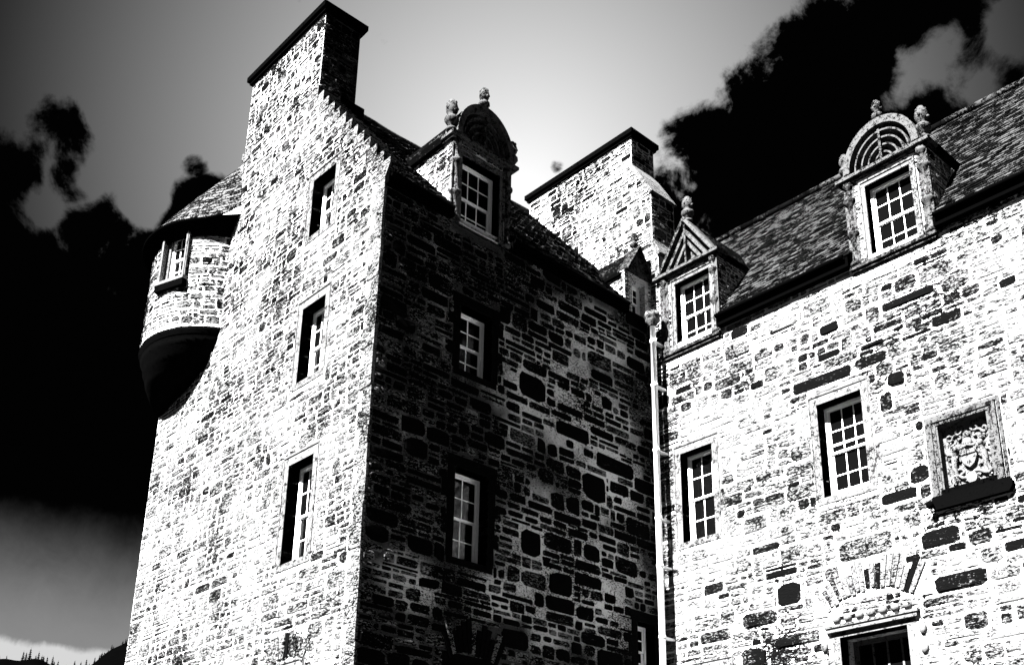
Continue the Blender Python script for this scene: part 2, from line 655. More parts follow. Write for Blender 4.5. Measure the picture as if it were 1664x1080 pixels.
def build_tower():
    fr = (H_L3, H_L2, H_L1, H_L0)
    sd = (H_S3, H_S2, H_S1, H_S0, H_TD)
    mb = MB()
    stepz = [ST0 + STZ * k for k in range(-1, NST + 1)]
    steps = [.2 - .287 * (k + 1) for k in range(-1, NST + 1)]
    # crow-stepped gable front: mortar face, stones, reveals
    backing(mb, FT, XW, 0.0, 0, 22.05, fr, lambda z: (XW - min(gable_edge(z), 0), min(gable_edge(z), 0)),
            stepz + [EAVE], [s for s in steps] + [XW - s for s in steps])
    hol = [grow(h, .2, .26) for h in fr] + [(-.42, 0.01, 0, EAVE)]
    arch = (-3.1, -1.7, 6.9, 7.55)
    rubble(mb, FT, XW, 0.0, 4.0, 13.0, hol + [arch], .86, tk=.65, bias=.12)
    rubble(mb, FT, XW, 0.0, 13.0, EAVE, hol + [arch], .74, tk=.6, bias=.27)
    rubble(mb, FT, XW, 0.0, EAVE, 22.05, hol, .62, gable_in, tk=.55, bias=.42)
    backing(mb, FT, -6.96, -3.24, 22.05, 24.42)
    rubble(mb, FT, -6.96, -3.24, 22.05, 24.42, (), .56, tk=.5, bias=.5)
    for h in fr:
        reveal(mb, FT, h, .45)
    # side wall in shade
    hs = [grow(h, .2, .26) for h in sd] + [(-0.01, .05, 0, EAVE)]
    # pointing: shade painted in over most of this wall, two patches pointed afresh
    ys = [DP * i / 60 for i in range(61)]
    zs = [EAVE * i / 110 for i in range(111)]
    o = len(mb.v)
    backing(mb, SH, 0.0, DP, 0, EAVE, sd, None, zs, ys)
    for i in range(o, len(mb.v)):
        mb.a[i] = (.3, shaded_pointing(mb.v[i][1], mb.v[i][2]), 0.0)
    feats = [(6.2, 7.05, 11.5, 12.25, 1.6), (5.3, 6.5, 12.9, 13.35, 1.5), (6.7, 8.1, 12.45, 12.9, 1.5), (4.1, 5.0, 13.5, 14.2, 1.5), (5.1, 5.9, 8.9, 9.5, 1.6), (4.2, 4.9, 9.6, 10.3, 1.5)]
    archs = (2.2, 3.7, 7.0, 7.8)
    rubble(mb, SH, 0.0, DP, 4.0, EAVE, hs + [q[:4] for q in feats] + [archs], 1.0, bias=.75, drop=lambda y, z: .13 * fresh(y, z))  # bias paints the shade of this wall into its stones
    for q in feats:
        stone(mb, SH, *q, R)
    for h in sd:
        reveal(mb, SH, h, .45)
    # quoins at the outer corner, laid long and short round the edge
    z, k = 0.0, 0
    while z < EAVE - .05:
        h = min(R.uniform(.34, .52), EAVE - z)
        a, b = (.42, .05) if k % 2 else (.30, .05)
        t = R.random() * .7
        p, q = R.uniform(.004, .03), R.uniform(.004, .03)
        mb.hexa([(-a, -p, z + .006), (q, -p, z + .006), (q, b, z + .006), (-a, b, z + .006),
                 (-a, -p, z + h - .006), (q, -p, z + h - .006), (q, b, z + h - .006), (-a, b, z + h - .006)], (t, R.random(), 1.0))
        z += h
        k += 1
    # skewputt under the lowest step
    mb.prism([(-.3, EAVE - .02), (0.03, EAVE - .02), (.2, ST0 - .35 + .2), (.2, ST0 - .003), (-.3, ST0 - .003)], FT, -.45, .03, (.3, .4, 1.0))
    # crow steps, each a stone through the thickness of the gable
    for k in range(NST):
        e = .2 - .287 * (k + 1)
        z = ST0 + STZ * k
        for sgn in (1, -1):
            a, b = (e - .45, e) if sgn > 0 else (XW - e, XW - e + .45)
            mb.box(FT, a, b, z + .003, z + STZ - .003, -.48, .016 + R.uniform(0, .012), (R.random() * .8, R.random(), 1.0))
            # backing side of the step
    # hidden sides: west and rear walls, gable back, chimney sides and back
    Fw = lambda s, z, d: (XW - d, s, z)
    backing(mb, Fw, 0.0, YB, 0, EAVE)
    rubble(mb, Fw, 0.0, YB, 4.0, EAVE, (), 1.2)
    backing(mb, lambda s, z, d: (s, YB + d, z), XW, 0, 0, EAVE)
    mb.box(FT, XW + .35, -.35, EAVE, 17.8, -.5, -.45, (.3, .5, 0))
    for xs, Fc in ((-3.24, side(-3.24)), (-6.96, lambda s, z, d: (-6.96 - d, s, z))):
        backing(mb, Fc, 0, 1.1, 20.4, 24.42, mortar_shade=2.0)  # shade on the sides of the stack painted into mortar and stones
        rubble(mb, Fc, 0, 1.1, 20.4, 24.42, (), .6, bias=.8)
    backing(mb, lambda s, z, d: (s, 1.1 + d, z), -6.96, -3.24, 20.4, 24.42)
    # rear wall of the tower gable above the wing
    w = mb.build("tower_wall", M_RUB, castle)
    c = MB()
    c.box(FT, -7.04, -3.16, 24.42, 24.52, -1.2, .08, (.6, .3, 1))
    c.box(FT, -7.1, -3.1, 24.52, 24.68, -1.25, .14, (.5, .6, 1))
    c.build("chimney_cap", M_CAP, w)
    # flared weathering course where the stack meets the ridge
    c = MB()
    c.box(FT, -3.24, -3.0, 21.62, 21.86, -1.25, -.5, (.5, .6, 1))
    c.build("weathering_course", M_CAP, w)
    return w


TDY0, TDY1, TDC = 1.87, 3.72, 2.79
H_TD = (2.16, 3.36, 17.25, 17.42)


def fan(mb, F, cx, cz, r0, r1, a0, a1, n, rng, tones=None):
    """relieving arch of thin rubble voussoirs"""
    da = (a1 - a0) / n
    for i in range(n):
        a, b = a0 + da * (i + .08), a0 + da * (i + .92)
        q0, q1 = r0 * rng.uniform(.98, 1.03), r1 * rng.uniform(.93, 1.05)
        p = [(cx + q0 * math.sin(a), cz + q0 * math.cos(a)), (cx + q0 * math.sin(b), cz + q0 * math.cos(b)),
             (cx + q1 * math.sin(b), cz + q1 * math.cos(b)), (cx + q1 * math.sin(a), cz + q1 * math.cos(a))]
        t = rng.choice((0, .1, .2, 1.4, .3, 0)) if tones is None else tones[i % len(tones)]
        mb.prism(p, F, -.02, rng.uniform(.02, .045), (t, rng.random(), 1.0))


tw = build_tower()
for h in (H_L3, H_L2, H_L1):
    w = sash(FT, h, castle, 3)
    surround(FT, h, w)
w = sash(FT, H_L0, castle, 3)
surround(FT, H_L0, w)
for h in (H_S3, H_S2):
    w = sash(SH, h, castle, 3 if False else 2)
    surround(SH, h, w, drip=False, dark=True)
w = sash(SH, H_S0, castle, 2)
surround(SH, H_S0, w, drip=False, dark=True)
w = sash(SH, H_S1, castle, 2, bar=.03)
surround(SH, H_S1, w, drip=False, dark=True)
mb = MB()
fan(mb, FT, -2.4, 5.6, 1.35, 1.85, -.5, .5, 13, R)
mb.build("relieving_arch", M_RUB, castle)
mb = MB()
fan(mb, SH, 2.95, 5.5, 1.6, 2.25, -.42, .42, 13, R, (1.3, .6, 1.5, 1.2, 1.4))  # dark voussoir tones carry the shade of the wall
mb.build("relieving_arch", M_RUB, castle)


# ---- roofs
def slates(mb, P, nu, nv, rng, thick=.022, cut=None):
    """P(u, v): point and the surface carries rows of lapped slates"""
    for j in range(nv):
        v0, v1 = j / nv, min((j + 1.55) / nv, 1.0)
        n = max(3, int(nu(j / nv)))
        off = .5 if j % 2 else 0.0
        for i in range(-1, n + 1):
            a, b = (i + off) / n, (i + off + 1) / n
            a, b = max(0, a), min(1, b)
            if b - a < .15 / n:
                continue
            gp = .025 / n
            dv = rng.uniform(-.06, .05) / nv
            A, B, C, D = (P(a + gp, max(0, v0 + dv)), P(b - gp, max(0, v0 + dv + rng.uniform(-.03, .03) / nv)), P(b - gp, v1), P(a + gp, v1))
            if cut and cut((A + C) / 2):
                continue
            nrm = (B - A).cross(D - A)
            if nrm.length < 1e-9:
                continue
            nrm.normalize()
            up = nrm * (thick + rng.uniform(0, .016))
            lo = nrm * .004
            mb.add([A + up, B + up + nrm * rng.uniform(0, .008), C + lo, D + lo, A + lo - nrm * .004, B + lo - nrm * .004],
                   [(0, 1, 2, 3), (4, 5, 1, 0), (4, 0, 3), (1, 5, 2)], (rng.random(), rng.random(), 1.0))


def plane_roof(name, e0, e1, r0, r1, parent, cuts=None):
    e0, e1, r0, r1 = map(Vector, (e0, e1, r0, r1))
    P = lambda u, v: (e0.lerp(e1, u)).lerp(r0.lerp(r1, u), v)
    L = (e1 - e0).length
    H = (r0 - e0).length
    mb = MB()
    slates(mb, P, lambda v: L / .22, int(H / .155), R, cut=cuts)
    nu, nv = int(L / .12), 30
    for i in range(nu):
        for k in range(nv):
            if cuts and cuts(P((i + .5) / nu, (k + .5) / nv)):
                continue
            mb.add([P(i / nu, k / nv), P((i + 1) / nu, k / nv), P((i + 1) / nu, (k + 1) / nv), P(i / nu, (k + 1) / nv)], [(0, 1, 2, 3)], (.2, .2, 0))
    return mb.build(name, M_SLATE, parent)


RX, RZ, EX, EZ = XW / 2 + .05, 23.6, .15, 17.52
rf = plane_roof("tower_roof", (EX, .46, EZ), (EX, YB, EZ), (RX, .46, RZ), (RX, YB, RZ), castle,
                lambda p: p.x > -.75 and (TDY0 - .05 < p.y < TDY1 + .05 or 7.88 < p.y < 9.0))
plane_roof("roof_slope", (XW - EX, YB, EZ), (XW - EX, .46, EZ), (RX, YB, RZ), (RX, .46, RZ), rf)
mb = MB()
mb.tube([(RX, y, RZ + .03 + .02 * math.sin(y * 3)) for y in [.9 + .5 * k for k in range(33)]], .10, 8, (.9, .9, 1))
mb.build("ridge_tile", M_SLATE, rf)

WE, WEZ, WRY, WRZ, WX1 = 8.84, 16.58, 13.2, 22.3, 12.5
rf2 = plane_roof("wing_roof", (-3.0, WE, WEZ), (WX1, WE, WEZ), (-3.0, WRY, WRZ), (WX1, WRY, WRZ), castle,
                 lambda p: p.y < DP + .75 and (.27 < p.x < 2.25 or 5.98 < p.x < 8.16))
plane_roof("roof_slope", (WX1, 2 * WRY - WE, WEZ), (-3.0, 2 * WRY - WE, WEZ), (WX1, WRY, WRZ), (-3.0, WRY, WRZ), rf2)
mb = MB()
x = -2.6
while x < WX1:
    mb.tube([(x, WRY, WRZ + .05 + R.uniform(-.015, .015)), (x + .46, WRY, WRZ + .05 + R.uniform(-.015, .015))], .11, 8, (R.random(), R.random(), 1))
    x += .47
mb.build("ridge_tile", M_SLATE, rf2)


# ---- the wing
def build_wing():
    ho = (H_R1, H_R2, H_R0, H_DR, (7.5, 8.66, 10.3, 11.78))
    wt = 16.45
    mb = MB()
    backing(mb, WG, 0.0, WX1, 0, wt, ho)
    feats = [(4.15, 5.75, 13.66, 13.98, 1.08), (3.35, 4.0, 8.7, 9.25, 1.15), (5.0, 6.3, 9.35, 9.85, 0.79), (6.9, 7.75, 9.2, 9.6, 1.01), (7.05, 8.2, 8.2, 8.6, 1.08),
             (2.35, 3.35, 8.35, 8.75, 0.86), (1.9, 2.75, 14.6, 14.9, 0.65), (3.0, 3.4, 14.25, 14.45, 1.08), (5.0, 5.55, 14.9, 15.2, 1.15), (6.6, 7.9, 14.85, 15.1, 1.01),
             (6.55, 7.0, 13.0, 13.35, 1.01), (7.7, 8.4, 14.0, 14.3, 0.94), (6.0, 6.6, 14.15, 14.28, 1.08), (9.0, 10.2, 9.0, 9.3, 1.01), (9.3, 10.3, 10.6, 10.8, 1.15),
             (3.2, 4.4, 7.75, 8.05, 0.72), (2.3, 3.0, 7.3, 7.9, 0.79), (.5, 1.3, 14.7, 14.95, 0.65), (2.3, 3.1, 15.3, 15.75, 0.50), (3.6, 4.5, 15.5, 15.9, 0.43), (4.6, 5.4, 15.55, 15.95, 0.50), (8.6, 9.5, 7.4, 7.75, 0.94)]
    fanh = [(4.3, 5.0, 8.3, 9.0), (5.0, 6.3, 8.5, 9.3), (6.3, 7.0, 8.3, 9.0)]
    hol = [grow(h, .2, .26) for h in (H_R1, H_R2, H_R0)] + [grow(H_DR, .26, .34), (7.28, 8.9, 9.9, 12.05), (.3, 2.2, 15.85, 17), (6.0, 8.1, 15.85, 17)]
    rubble(mb, WG, 0.02, WX1, 4.0, wt, hol + [q[:4] for q in feats] + fanh, .95)
    rubble(mb, WG, 4.95, 6.35, 8.22, 8.5, (), .4, bias=.5)
    for q in feats:
        stone(mb, WG, *q, R, depth=R.uniform(.02, .05))
    for h in ho[:4]:
        reveal(mb, WG, h, .7 if h is H_DR else .45)
    Fe = lambda s, z, d: (WX1 + d, s, z)
    backing(mb, Fe, DP, YB, 0, wt)
    mb.add([(WX1, DP, wt), (WX1, YB, wt), (WX1, WRY, WRZ)], [(0, 1, 2)], (.3, .5, 0))
    backing(mb, lambda s, z, d: (s, YB + d, z), 0, WX1, 0, wt)
    return mb.build("wing_wall", M_RUB, castle)


ww = build_wing()
w = sash(WG, (H_R1[0], 1.6) + H_R1[2:], castle, 2)
surround(WG, H_R1, w)
w = sash(WG, H_R2, castle, 3, meet=12.1, extra=(12.29,), foot=.2, depth=.33)
surround(WG, H_R2, w)
w = sash(WG, H_R0, castle, 3)
surround(WG, H_R0, w)
# the wide barred window at the foot, with bosses round its margin
w = sash(WG, H_DR, castle, 4, depth=.52, bar=.045, mat=M_DRESS)
surround(WG, H_DR, w, margin=.16, drip=False)
mb = MB()
mb.box(WG, 4.58, 6.68, 7.86, 7.94, .03, .10)
mb.box(WG, 4.55, 6.72, 7.95, 8.0, .0, .13)
for k in range(7):
    x = 4.82 + k * .275
    bo = MB()
    bo.blob(WG(x, 8.14, .03), .10, .07, .085, (0, 0, 1), 8, 5)
    bo.build("boss", M_DRESS, w)
for k in range(5):
    for x in (4.48, 6.74):
        bo = MB()
        bo.blob(WG(x, 7.6 - k * .4, .03), .085, .06, .12, (0, 0, 1), 8, 5)
        bo.build("boss", M_DRESS, w)
mb.build("lintel_moulding", M_DRESS, w)
mb = MB()
fan(mb, WG, 5.65, 6.65, 1.98, 2.6, -.55, .52, 19, random.Random(3), (.1, .7, 0, .8, .1, 0, .6, 0, .1, 1.0, .2, 1.0, 0, .1, .6, 0, .1, 1.5, 0))
mb.build("relieving_arch", M_RUB, castle)


# ---- carved armorial panel
def build_panel():
    mb = MB()
    o = (7.28, 8.9, 10.16, 12.02)
    q = (7.56, 8.6, 10.34, 11.76)
    # three stepped mouldings
    for k, (g, p0, p1) in enumerate(((.0, -.02, .03), (.09, .03, .075), (.17, .03, .05))):
        a, b, c, d = o[0] + g, o[1] - g, o[2], o[3] - g
        a2, b2, d2 = a + .075, b - .075, d - .075
        mb.box(WG, a, a2, c, d, p0 - .02, p1)
        mb.box(WG, b2, b, c, d, p0 - .02, p1)
        mb.box(WG, a2, b2, d2, d, p0 - .02, p1)
    for a, b in ((o[0] + .245, q[0]), (q[1], o[1] - .245)):
        mb.box(WG, a, b, q[2], o[3] - .245, -.2, .03)
    mb.box(WG, q[0], q[1], q[3], o[3] - .245, -.2, .03)
    p = mb.build("carved_panel", M_CARVE, castle)
    s = MB()
    s.prism([(7.26, 10.14), (7.26, 10.04), (7.34, 9.93), (8.88, 9.93), (8.96, 10.04), (8.96, 10.14)], WG, -.02, .13)
    s.box(WG, 7.3, 8.92, 10.14, 10.22, -.2, .12)
    s.box(WG, 7.5, 8.66, 10.22, 10.34, -.2, .07)
    s.blob(WG(7.28, 10.04, .2), .08, .08, .09)
    s.build("panel_sill", M_CAP, p)
    r = MB()
    r.box(WG, q[0] - .05, q[1] + .05, q[2] - .05, q[3] + .05, -.24, -.17)
    D = -.15
    cx, cz = 8.08, 11.0

    def T(pts, rad):
        for sg in (-1, 1):
            r.tube([WG(cx + sg * x, cz + z, D + dd) for x, z, dd in pts], rad, 7)
    # shield, helm and crest
    r.prism([(cx - .17, cz + .12), (cx + .17, cz + .12), (cx + .17, cz - .05), (cx + .1, cz - .2), (cx, cz - .27), (cx - .1, cz - .2), (cx - .17, cz - .05)], WG, -.2, -.09)
    r.box(WG, cx - .15, cx + .15, cz + .02, cz + .1, -.1, -.065)
    r.blob(WG(cx, cz + .28, -.13), .1, .08, .12)
    r.blob(WG(cx, cz + .46, -.12), .07, .06, .09)
    r.tube([WG(cx - .16, cz + .18, -.1), WG(cx, cz + .21, -.08), WG(cx + .16, cz + .18, -.1)], .03)
    # mantling scrolls
    for k, (a, b, sc) in enumerate(((.2, .42, .13), (.3, .2, .12), (.18, .58, .1), (.36, .5, .09), (.36, -.02, .1), (.22, -.33, .11), (.38, -.28, .09), (.33, .35, .07), (.42, .1, .06), (.3, -.48, .08), (.12, -.5, .07))):
        pts = []
        for i in range(12):
            t = i / 11 * 4.6 + k * 1.3
            rr = sc * (1 - i / 15)
            pts.append((a + rr * math.cos(t), b + rr * math.sin(t), .012 * math.sin(t * 2)))
        T(pts, .026)
    # two supporters, standing figures leaning to the shield
    T([(.34, -.5, .0), (.30, -.34, .02), (.33, -.18, .03), (.3, 0, .04), (.27, .12, .04)], [.03, .04, .06, .07, .045])
    T([(.4, -.52, 0), (.38, -.36, .02), (.33, -.2, .03)], [.025, .035, .04])
    T([(.29, .06, .05), (.22, -.02, .07), (.17, .05, .08)], [.035, .03, .025])
    for sg in (-1, 1):
        r.blob(WG(cx + sg * .27, cz + .2, -.1), .055, .055, .07)
    # motto scroll and round boss
    r.tube([WG(cx - .45 + .09 * i, cz - .42 + .06 * math.sin(i * 1.25), -.13) for i in range(11)], .035)
    r.prism([(cx + .02 + .11 * math.cos(a * .4189), cz - .5 + .12 * math.sin(a * .4189)) for a in range(15)], WG, -.2, -.07, (0, 0, 1))
    r.box(WG, q[0], q[1], q[2] + .0, q[2] + .05, -.2, -.1)
    r.build("heraldic_relief", M_DRESS, p)


build_panel()


# ---- wall-head chimney in the inner corner
def build_wallhead():
    def ins(z):
        if z > 22.9: return -5.0, -.63
        if z > 21.7: return -5.0, -.63 + (22.9 - z) / 1.2 * .69
        if z > 19.95: return -5.0, .06
        if z > 19.5: return -5.0, .06 + (19.95 - z) / .45 * .2
        return -5.0, .26
    mb = MB()
    pts = [(-5.0, 16.45), (.26, 16.45), (.26, 19.5), (.06, 19.95), (.06, 21.7), (-.63, 22.9), (-.63, 23.95), (-5.0, 23.95)]
    n = len(pts)
    mb.add([WG(s, z, 0) for s, z in pts] + [WG(s, z, -1.0) for s, z in pts],
           [tuple(range(n)), tuple(range(n, 2 * n))] + [(i, (i + 1) % n, n + (i + 1) % n, n + i) for i in range(n)], (.3, .5, 0))
    rubble(mb, WG, -5.0, .26, 16.45, 23.95, (), .6, ins, bias=.15)
    Fs = side(.06)
    rubble(mb, Fs, DP, DP + 1.0, 19.97, 21.68, (), .7, bias=.3)
    rubble(mb, side(-.63), DP, DP + 1.0, 22.92, 23.95, (), .6, bias=.3)
    c = mb.build("wallhead_chimney", M_RUB, castle)
    cp = MB()
    cp.box(WG, -5.07, -.56, 23.95, 24.04, -1.07, .06, (.4, .4, 1))
    cp.box(WG, -5.12, -.5, 24.04, 24.2, -1.12, .12, (.5, .5, 1))
    cp.build("chimney_cap", M_CAP, c)
    for (x0, z0), (x1, z1), w in (((.1, 21.62), (-.66, 22.94), .07), ((.32, 19.45), (.06, 20.02), .07)):
        sk = MB()
        for k in range(3):
            a, b = k / 3, (k + .97) / 3
            xa, za, xb, zb = x0 + (x1 - x0) * a, z0 + (z1 - z0) * a, x0 + (x1 - x0) * b, z0 + (z1 - z0) * b
            sk.prism([(xa - w, za), (xa + w * .9, za + w * .4), (xb + w * .9, zb + w * .4), (xb - w, zb)], WG, -1.04, .05)
        sk.build("skew_stone", M_DRESS, c)


build_wallhead()


# ---- dormers
def finial(c, h, parent, fat=1.0, kind=0):
    """turned stone finial with a knobbed head"""
    mb = MB()
    p = [(.10, 0), (.13, .03), (.13, .08), (.07, .12), (.06, .18), (.13, .24), (.18, .33), (.17, .40), (.11, .46), (.08, .50), (.12, .55), (.15, .63), (.15, .74), (.12, .86), (.07, .96), (.02, 1.0)]
    mb.lathe(c, [(r * fat * h / .95, z * h) for r, z in p], 12)
    for i in range(10):   # knobs of the pine-cone head
        a, zz = i * 2.4, .6 + .033 * i
        rr = (.15 - .006 * i) * fat * h / .95
        mb.blob((c[0] + rr * math.cos(a), c[1] + rr * math.sin(a), c[2] + zz * h), .045 * h, .045 * h, .05 * h, None, 6, 4)
    return mb.build("finial", M_CARVE, parent)


def baluster(mb, F, s, z0, z1, w, rings):
    """engaged half-column with cups, built as a lathe in front of the wall"""
    c = F(s, 0, 0)
    prof = [(w * .7, z0), (w, z0 + .03), (w, z0 + .1), (w * .6, z0 + .14)]
    for rz in rings:
        prof += [(w * .45, rz - .2), (w * .55, rz - .14), (w * .8, rz - .06), (w * 1.12, rz), (w * 1.12, rz + .05), (w * .55, rz + .09)]
    prof += [(w * .5, z1 - .14), (w * .9, z1 - .1), (w, z1)]
    mb.lathe((c[0], c[1], 0), prof, 14)


def dormer(F, s0, s1, zb, zc, opening, slope, name, extra_sill=True, bal=True):
    """body of a wall-head dormer: face with opening, cheeks running back to the roof; slope(z) gives the depth of the roof"""
    mb = MB()
    a, b, c, d = opening
    backing(mb, F, s0, s1, zb, zc, [opening])
    rubble(mb, F, s0, s1, zb, zc, [grow(opening, .12, .2)], .5)
    reveal(mb, F, opening, .4)
    for s, sg in ((s0, -1), (s1, 1)):
        zz = [zb + (zc - zb) * k / 8 for k in range(9)]
        back = [-max(.15, slope(z) + .1) for z in zz]
        vs = [F(s, z, 0) for z in zz] + [F(s, z, q) for z, q in zip(zz, back)]
        mb.add(vs, [(k, k + 1, 10 + k, 9 + k) for k in range(8)], (.1, .5, 0))
        Fc = (lambda s, sg: (lambda t, z, dd: F(s + sg * dd, z, -t)))(s, sg)
        rubble(mb, Fc, 0.02, 3.0, zb, zc, (), .5, lambda z: (0.02, max(.12, slope(z))), bias=-.2)
    o = mb.build(name, M_RUB, castle)
    return o


t_slope = lambda z: -(EX - (z - EZ) / (RZ - EZ) * (EX - RX))            # depth behind x = 0
w_slope = lambda z: (WE + (z - WEZ) / (WRZ - WEZ) * (WRY - WE)) - DP   # depth behind y = DP


def arch_pts(c, z, rx, rz, n=18, a0=0.0, a1=math.pi):
    return [(c + rx * math.cos(a0 + (a1 - a0) * k / n), z + rz * math.sin(a0 + (a1 - a0) * k / n)) for k in range(n + 1)]


def arch_band(mb, F, c, z, r0, r1, d0, d1, rz=1.0, n=20, a0=0.0, a1=math.pi):
    for k in range(n):
        a, b = a0 + (a1 - a0) * k / n, a0 + (a1 - a0) * (k + 1) / n
        mb.prism([(c + r0 * math.cos(a), z + r0 * rz * math.sin(a)), (c + r1 * math.cos(a), z + r1 * rz * math.sin(a)),
                  (c + r1 * math.cos(b), z + r1 * rz * math.sin(b)), (c + r0 * math.cos(b), z + r0 * rz * math.sin(b))], F, d0, d1, (.2, .4, 1))


def arched_dormer(F, s0, s1, zb, zc, opening, slope, tall, fin, sill, cols, rings, bal_z, rk=.95):
    c = (s0 + s1) / 2
    rx = (s1 - s0) / 2 * rk
    dm = dormer(F, s0, s1, zb, zc, opening, slope, "dormer")
    w = MB()
    # cornice
    w.box(F, s0 - .08, s1 + .08, zc, zc + .07, -.3, .10)
    w.box(F, s0 - .14, s1 + .14, zc + .07, zc + .15, -.3, .17)
    w.box(F, s0 - .05, s1 + .05, zc + .15, zc + .2, -.3, .06)
    z = zc + .2
    w.prism(arch_pts(c, z, rx * .98, tall), F, -.35, -.14)
    k = tall / rx
    arch_band(w, F, c, z, rx * .86, rx * 1.04, -.35, .16, k)
    for q, e in ((.76, .08), (.60, .04), (.43, .01), (.26, -.02)):
        arch_band(w, F, c, z, rx * (q - .04), rx * q, -.15, e, k)
    w.box(F, c - .03, c + .03, z, z + tall * .8, -.15, .09)
    w.build("pediment", M_CARVE, dm)
    # barrel roof behind the pediment
    mb = MB()
    L = slope(z + tall * .6) + .8
    P = lambda u, v: Vector(F(c + rx * 1.0 * math.cos(math.pi * (1 - v)), z + (tall - .03) * math.sin(math.pi * v) * .9, -.3 - (L - .3) * u))
    slates(mb, lambda u, v: P(u, v * .5), lambda v: L / .25, 7, R)
    slates(mb, lambda u, v: P(1 - u, 1 - v * .5), lambda v: L / .25, 7, R)
    n = 14
    mb.add([P(0, i / n) for i in range(n + 1)] + [P(1, i / n) for i in range(n + 1)], [(i, i + 1, n + 2 + i, n + 1 + i) for i in range(n)], (.2, .2, 0))
    for s in (s0 - .12, s1 + .12):
        mb.box(F, min(s, s + .1 if s < c else s - .1), max(s, s + .1 if s < c else s - .1), zc, zc + .2, -slope(zc + .2) - .1, -.3, (.1, .1, 1))
    mb.build("dormer_roof", M_SLATE, dm)
    # engaged balusters either side, on corbels
    for s in (s0 + .12, s1 - .12):
        b = MB()
        b.box(F, s - .13, s + .13, bal_z, zc, -.02, .03)
        baluster(b, F, s, bal_z, zc, .14, rings)
        b.build("baluster", M_CARVE, dm)
    if sill:
        q = MB()
        q.box(F, s0 - .02, s1 + .02, bal_z - .10, bal_z - .02, -.02, .12)
        q.box(F, s0 + .03, s1 - .03, bal_z - .17, bal_z - .10, -.02, .07)
        q.build("sill_moulding", M_CARVE, dm)
    for ds, dz, hh in fin:
        finial(F(c + ds, zc + dz, -.02), hh, dm)
    win = MB()
    fr = .10
    a, bb, cc, d = opening
    win.box(F, a - fr, a, cc, d + fr, -.3, .035)
    win.box(F, bb, bb + fr, cc, d + fr, -.3, .035)
    win.box(F, a - fr - .04, a - fr, cc, d + fr + .04, -.02, .06)
    win.box(F, bb + fr, bb + fr + .04, cc, d + fr + .04, -.02, .06)
    win.box(F, a, bb, d, d + fr, -.3, .035)
    win.box(F, a - fr, bb + fr, d + fr, d + fr + .04, -.02, .06)
    win.build("window_surround", M_DRESS, dm)
    return dm


H_TDW = (2.16, 3.36, 17.3, 19.2)
dm = arched_dormer(SH, TDY0, TDY1, 17.2, 19.5, H_TDW, t_slope, 1.12, ((-.98, .2, .95), (0.02, 1.3, .8), (.98, .15, .85)), False, 3, (18.0, 18.9), 17.25)
sash(SH, H_TDW, dm, 3, depth=.26)
H_D2 = (6.55, 7.68, 16.33, 18.3)
dm = arched_dormer(WG, 6.02, 8.12, 16.1, 18.55, H_D2, w_slope, 1.08, ((-1.0, .2, .75), (-.03, 1.25, .72), (1.02, .2, .95)), True, 3, (17.15, 18.05), 16.3, .88)
sash(WG, H_D2, dm, 3, depth=.22)


